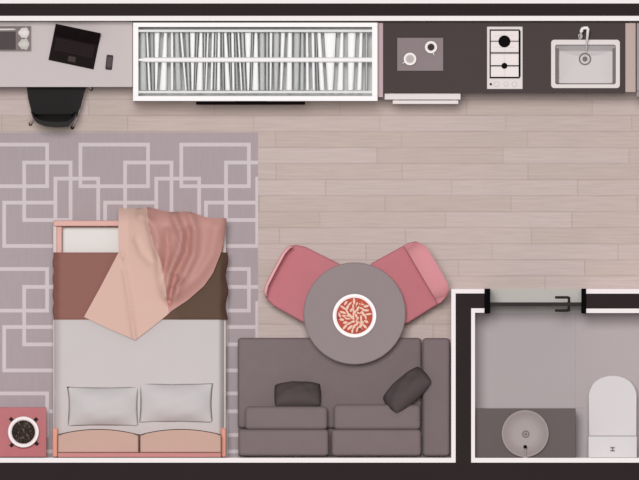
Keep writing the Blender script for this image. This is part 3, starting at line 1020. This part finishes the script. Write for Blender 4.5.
def draped(x0, x1, y0, y1, z, drop, side, nx, ny, wav=None, th=.012, wr=0.0, yend=None):
    """cloth over the mattress: flat middle, sides falling outwards over `side` plan units"""
    grid = []
    for j in range(ny + 1):
        y = y0 + (y1 - y0) * j / ny
        row = []
        for i in range(nx + 1):
            t_ = i / nx
            if t_ < .12:
                k_ = t_ / .12
                x = x0 + side[0] * k_
            elif t_ > .88:
                k_ = (1 - t_) / .12
                x = x1 - side[1] * k_
            else:
                k_ = 1
                x = x0 + side[0] + (x1 - side[1] - x0 - side[0]) * (t_ - .12) / .76
            if wav:
                x += wav(x, y) * (1 - k_)
            zz = z - drop * (1 - math.sin(k_ * math.pi / 2)) + wr * (math.sin(x * .21 + y * .09) + math.sin(y * .17 - x * .05) * .8)
            if j == 0 or j == ny:
                zz -= .006
            ye = y
            if yend:
                ye = y0 + (yend(x) - y0) * j / ny
            row.append(P(x, ye, zz))
        grid.append(row)
    b = B(); sheet(b, grid, th)
    return b


o = obj('duvet', draped(54.4, 223.4, 317.5, 432, MZ + .05, .055, (8.4, 5.4), 50, 30, th=.04, wr=.0012, yend=lambda x: 434.6 - 5.6 * math.sin(math.pi * max(0, min(1, ((x - 58) / 80.4) if x < 139.3 else ((x - 140.2) / 80.8)))) ** .8), 'duvet', smooth='angle')
tag(o, 'smooth white duvet covering the middle and head of the bed', 'duvet')
o = obj('bed_runner', draped(53, 226, 252.4, 319.6, MZ + .064, .066, (8.6, 7.4), 50, 34, wav=lambda x, y: (1.3 * math.sin(y * .2) + 1) if x > 140 else .5 * math.sin(y * .4), th=.01), 'runner', smooth='angle')
tag(o, 'brown satin bed runner across the bed, rosier at its left end', 'bed runner')
b = B(); pad(b, 103, 406.5, MZ + .0495, 0.60, 0.33, 0.18, pinch=.04, wrinkle=.003, floor=1, pw=2.4, pe=.95)
tag(obj('pillow', b, 'pillow', smooth=True), 'white pillow on the left half of the bed by the headboard', 'pillow', 'bed pillows')
b = B(); pad(b, 176, 403, MZ + .0495, 0.62, 0.33, 0.18, pinch=.04, wrinkle=.003, floor=1, pw=2.4, pe=.95)
tag(obj('pillow', b, 'pillow', smooth=True), 'white pillow on the right half of the bed by the headboard', 'pillow', 'bed pillows')


# throw blanket
def lerp_path(path, t):
    n = len(path)
    L_ = [0]
    for a, c in zip(path, path[1:]):
        L_.append(L_[-1] + (Vector(c) - Vector(a)).length)
    d_ = t * L_[-1]
    for i in range(n - 1):
        if d_ <= L_[i + 1] or i == n - 2:
            k_ = (d_ - L_[i]) / max(1e-6, L_[i + 1] - L_[i])
            return Vector(path[i]).lerp(Vector(path[i + 1]), k_)


LEFT = [(118.6, 207), (118.4, 230), (118.8, 252), (101, 286), (84, 317), (108, 328.6), (135, 340)]
RIGHT = [(226.6, 219.6), (225, 236), (220.6, 254), (213, 273), (204, 286), (188, 300), (171.4, 311), (166, 316), (151, 328), (135.2, 340.2)]


def seg_d(p, a, c):
    a = Vector(a); c = Vector(c)
    t_ = max(0, min(1, (p - a).dot(c - a) / (c - a).length_squared))
    return (p - a - (c - a) * t_).length


RIDGES = [([(146, 205), (149, 225), (153, 244), (161, 262), (164, 280), (166, 300)], 3.0, .022),
          ([(166, 296), (169, 274), (179, 250), (182, 236), (174, 216)], 4.4, .055),
          ([(172, 297), (184, 276), (194, 254), (195, 232), (190, 214)], 4.8, .048),
          ([(163, 290), (158, 262), (158, 240), (152, 222), (140, 216)], 4.2, .034),
          ([(150, 262), (142, 254), (136, 240)], 3.6, .018),
          ([(178, 294), (198, 276), (212, 254), (216, 230)], 6, .030),
          ([(176, 286), (182, 279), (177, 273)], 2.2, .030),
          ([(122, 254), (129, 300), (134.5, 340)], 2.6, .018)]
VALLEYS = [([(170, 300), (176, 272), (187, 252), (188, 230)], 3.4, -.032), ([(166, 300), (163, 276), (168, 255), (167, 232)], 3.2, -.03), ([(121, 258), (124, 268)], 1.6, -.02), ([(169, 302), (171, 290)], 3.5, -.035)]
NX, NY = 80, 84
FOLD = [(146, 200), (149, 225), (153, 244), (161, 262), (164, 280), (166, 297), (169, 314), (140, 345)]


def fold_x(y):
    for (xa, ya), (xb2, yb2) in zip(FOLD, FOLD[1:]):
        if ya <= y < yb2:
            return xa + (xb2 - xa) * (y - ya) / (yb2 - ya)
    return 1e9
grid = []
for j in range(NY + 1):
    v = j / NY
    a = lerp_path(LEFT, v); c = lerp_path(RIGHT, v)
    row = []
    uf = .98
    for q_ in range(1, 196):
        p = a.lerp(c, q_ / 200)
        if p.x > fold_x(p.y):
            uf = q_ / 200
            break
    for i in range(NX + 1):
        u = i / NX
        u = u * 2 * uf if u < .5 else uf + (1 - uf) * (u - .5) * 2
        p = a.lerp(c, u)
        if v < .12:
            p.y += (1 - v / .12) * (-2.4 * math.sin(u * math.pi) + 1.3 * math.sin(u * 17))
        z = MZ + .115 + .12 * max(0, min(1, (p.x - 128) / 30)) * max(0, min(1, (300 - p.y) / 75))
        for path, wd, hh in RIDGES + VALLEYS:
            dd = min(seg_d(p, path[q_], path[q_ + 1]) for q_ in range(len(path) - 1))
            z += hh * math.exp(-(dd / wd) ** 2)
        flap = max(0, min(1, (130 - p.x + (p.y - 300) * .16) / 26)) * max(0, min(1, (p.y - 250) / 30))
        z -= .022 * flap
        z = max(z, MZ + .076)
        if p.y < 226:
            z -= ((226 - p.y) / 19) ** 2 * .10
        if p.x > 220:
            z -= ((p.x - 220) / 7) ** 2 * .06
        row.append(P(p.x, p.y, z))
    grid.append(row)
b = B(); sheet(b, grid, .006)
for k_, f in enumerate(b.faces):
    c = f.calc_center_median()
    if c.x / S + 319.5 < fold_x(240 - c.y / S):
        f.material_index = 1  # paler colour left of the fold line
tag(obj('throw_blanket', b, ['throw', 'throwpale'], smooth='angle'), 'crumpled rose throw blanket with paler left part, across the foot of the bed', 'blanket')

# ------------------------------------------------------------------ nightstand and plant
NZ = 0.45
ns = thing('nightstand', 'square rose pink nightstand left of the bed', 'nightstand', 20, 432, RZ)
b = B(); box(b, -6, 411, 45.4, 456, .1, NZ - .025); obj('body', b, 'night', ns)
b = B(); box(b, -7, 407.2, 46.4, 457, NZ - .025, NZ, .006); obj('top', b, 'night', ns)
b = B(); box(b, -4, 409.8, 43.6, 411, .13, NZ - .04, .002); dr = obj('drawer', b, 'nightd', ns)
b = B(); lathe(b, 0, 0, [(0, 0), (1.2, 0), (1.6, .012), (0, .018)], 16)
bmesh.ops.rotate(b, verts=b.verts, cent=P(0, 0, 0), matrix=Matrix.Rotation(-math.pi / 2, 3, 'X'))
bmesh.ops.translate(b, verts=b.verts, vec=P(20, 409.8, .28) - P(0, 0, 0)); obj('knob', b, 'wood', dr)
for x in (-2, 41):
    for y in (413, 452):
        b = B(); box(b, x - 2, y - 2, x + 2, y + 2, RZ, .1); obj('leg', b, 'wood', ns)
pl = thing('potted_plant', 'dark-leaved plant in a round white pot on the rose nightstand', 'plant', 23.4, 432, NZ)
CX, CY = 23.4, 432
b = B()
lathe(b, CX, CY, [(0, NZ + .01), (11, NZ + .01), (14.5, NZ + .05), (15.6, NZ + .125), (15, NZ + .132), (12, NZ + .128), (11.6, NZ + .11), (10, NZ + .1), (0, NZ + .1)], 48); obj('pot', b, 'plate', pl, smooth=True)
b = B()
for a in (.72, 2.3, 3.95, 5.5):
    u = Vector((math.cos(a), math.sin(a)))
    v = Vector((-u.y, u.x))
    pts = [(Vector((CX, CY)) + u * r_ + v * s_) for r_, s_ in ((8, -2), (19.5, -1.6), (19.5, 1.6), (8, 2))]
    prism(b, [(p.x, p.y) for p in pts], NZ, NZ + .012)
obj('stand', b, 'soil', pl)
b = B(); lathe(b, CX, CY, [(0, NZ + .112), (11.7, NZ + .112), (11.7, NZ + .104), (0, NZ + .104)], 32); obj('soil', b, 'soil', pl)
b = B()
for i in range(70):
    a = i * 2.399; rad = 10.2 * math.sqrt((i + .5) / 70)
    c = Vector((CX + rad * math.cos(a), CY + rad * math.sin(a)))
    a2 = a + random.uniform(-.8, .8)
    u = Vector((math.cos(a2), math.sin(a2))) * random.uniform(1.6, 2.6); v = Vector((-u.y, u.x)) * .45
    z = NZ + .125 + random.random() * .05
    q = [P(*(c - u), z - .012), P(*(c + v), z + .004), P(*(c + u), z - .006), P(*(c - v), z + .004)]
    lo = [b.verts.new(p - Vector((0, 0, .002))) for p in q]; hi = [b.verts.new(p) for p in q]
    fh = b.faces.new(hi); b.faces.new(lo[::-1])
    fh.material_index = 1 if random.random() < .25 else 0
    for k_ in range(4):
        b.faces.new((lo[k_], lo[(k_ + 1) % 4], hi[(k_ + 1) % 4], hi[k_]))
obj('foliage', b, ['leaf', 'leafl'], pl)

# ------------------------------------------------------------------ bathroom
VZ = 0.80
v = thing('vanity_unit', 'dark brown vanity counter in the corner of the bathroom', 'vanity', 525, 433)
b = B(); box(b, 475.4, 408.4, 575.6, 457.4, VZ - .04, VZ, .002); obj('countertop', b, 'vanity', v)
b = B(); box(b, 476, 413, 575, 457, .05, VZ - .04); obj('body', b, 'cab', v)
for x0, x1, hx in ((476.3, 525.1, 521), (525.7, 574.7, 530)):
    b = B(); box(b, x0, 410.8, x1, 413, .07, VZ - .05, .002); dr = obj('door', b, 'cab', v)
    b = B(); box(b, hx - .7, 408.9, hx + .7, 410.8, .5, .66, .002); obj('handle', b, 'chrome', dr)
b = B(); box(b, 478, 416, 573, 456, 0, .05); obj('plinth', b, 'rubber', v)
wb = thing('washbasin', 'round mauve stone washbasin on the dark vanity counter', 'washbasin', 525.2, 433.6, VZ)
b = B()
lathe(b, 525.2, 433.6, [(0, VZ), (18, VZ), (22, VZ + .03), (23.6, VZ + .085), (23.2, VZ + .09), (22, VZ + .088), (20, VZ + .066), (12, VZ + .055), (0, VZ + .05)], 64); obj('bowl', b, 'basin', wb, smooth=True)
b = B()
lathe(b, 525.8, 434.2, [(3.8, VZ + .0505), (3.8, VZ + .056), (2.4, VZ + .056), (2.4, VZ + .0505)], 24)
lathe(b, 525.8, 434.2, [(0, VZ + .056), (1.5, VZ + .056), (1.5, VZ + .05)], 16)
obj('drain', b, 'steeld', wb)
tp = thing('basin_tap', 'slim mauve wall-side tap with a dark tip over the washbasin', 'tap', 525.2, 452, VZ)
b = B(); tube(b, [P(525.2, 457.7, VZ + .17), P(525.2, 454, VZ + .17), P(525.2, 448, VZ + .168), P(525.2, 446.6, VZ + .16)], .007, n=10); obj('spout', b, 'basin', tp, smooth='angle')
b = B(); tube(b, [P(525.2, 446.8, VZ + .11), P(525.2, 446.8, VZ + .18)], .0155, n=14); obj('nozzle', b, 'iron', tp, smooth='angle')
b = B(); tube(b, [P(525.2, 457.8, VZ + .17), P(525.2, 456.6, VZ + .17)], .02, n=16); obj('wall_flange', b, 'basin', tp, smooth='angle')

to = thing('toilet', 'white close-coupled toilet with closed domed lid in the bathroom', 'toilet', 612.6, 420)


def dome(x0, x1, yt, yb, ye, n=20, inset=0):
    x0 += inset; x1 -= inset; yt += inset
    cx = (x0 + x1) / 2; a = (x1 - x0) / 2; bb = yb - yt
    pts = [(cx + a * math.cos(math.pi - math.pi * i / n), yb - bb * math.sin(math.pi - math.pi * i / n)) for i in range(n + 1)]
    return pts + [(x1, ye), (x0, ye)]


b = B()
loft(b, [(dome(588.8, 636.5, 376, 395, 440, inset=10), 0), (dome(588.8, 636.5, 376, 395, 440, inset=8), .1), (dome(588.8, 636.5, 376, 395, 440, inset=3), .3), (dome(588.8, 636.5, 376, 395, 440, inset=1), .4)], cap0=True)
obj('bowl', b, 'toilet', to, smooth='angle')
b = B(); prism(b, dome(588.8, 636.5, 375.8, 395, 436), .402, .445, .008, seg=3); obj('lid', b, 'toilet', to)
b = B(); box(b, 588.8, 436.6, 636.5, 457.6, .38, .80, .01, seg=3); tk = obj('tank', b, 'toilet', to, smooth='angle')
b = B(); box(b, 588.4, 436.2, 636.9, 457.6, .79, .82, .006, seg=2); tl = obj('tank_lid', b, 'toilet', to, smooth='angle')
b = B()
box(b, 610.4, 447, 614.8, 448.3, .82, .826); box(b, 610.4, 450.2, 614.8, 451.4, .82, .826); box(b, 612, 448.3, 613.2, 450.2, .82, .825)
o = obj('flush_button', b, 'steeld', tl); o['label'] = 'grey flush button'
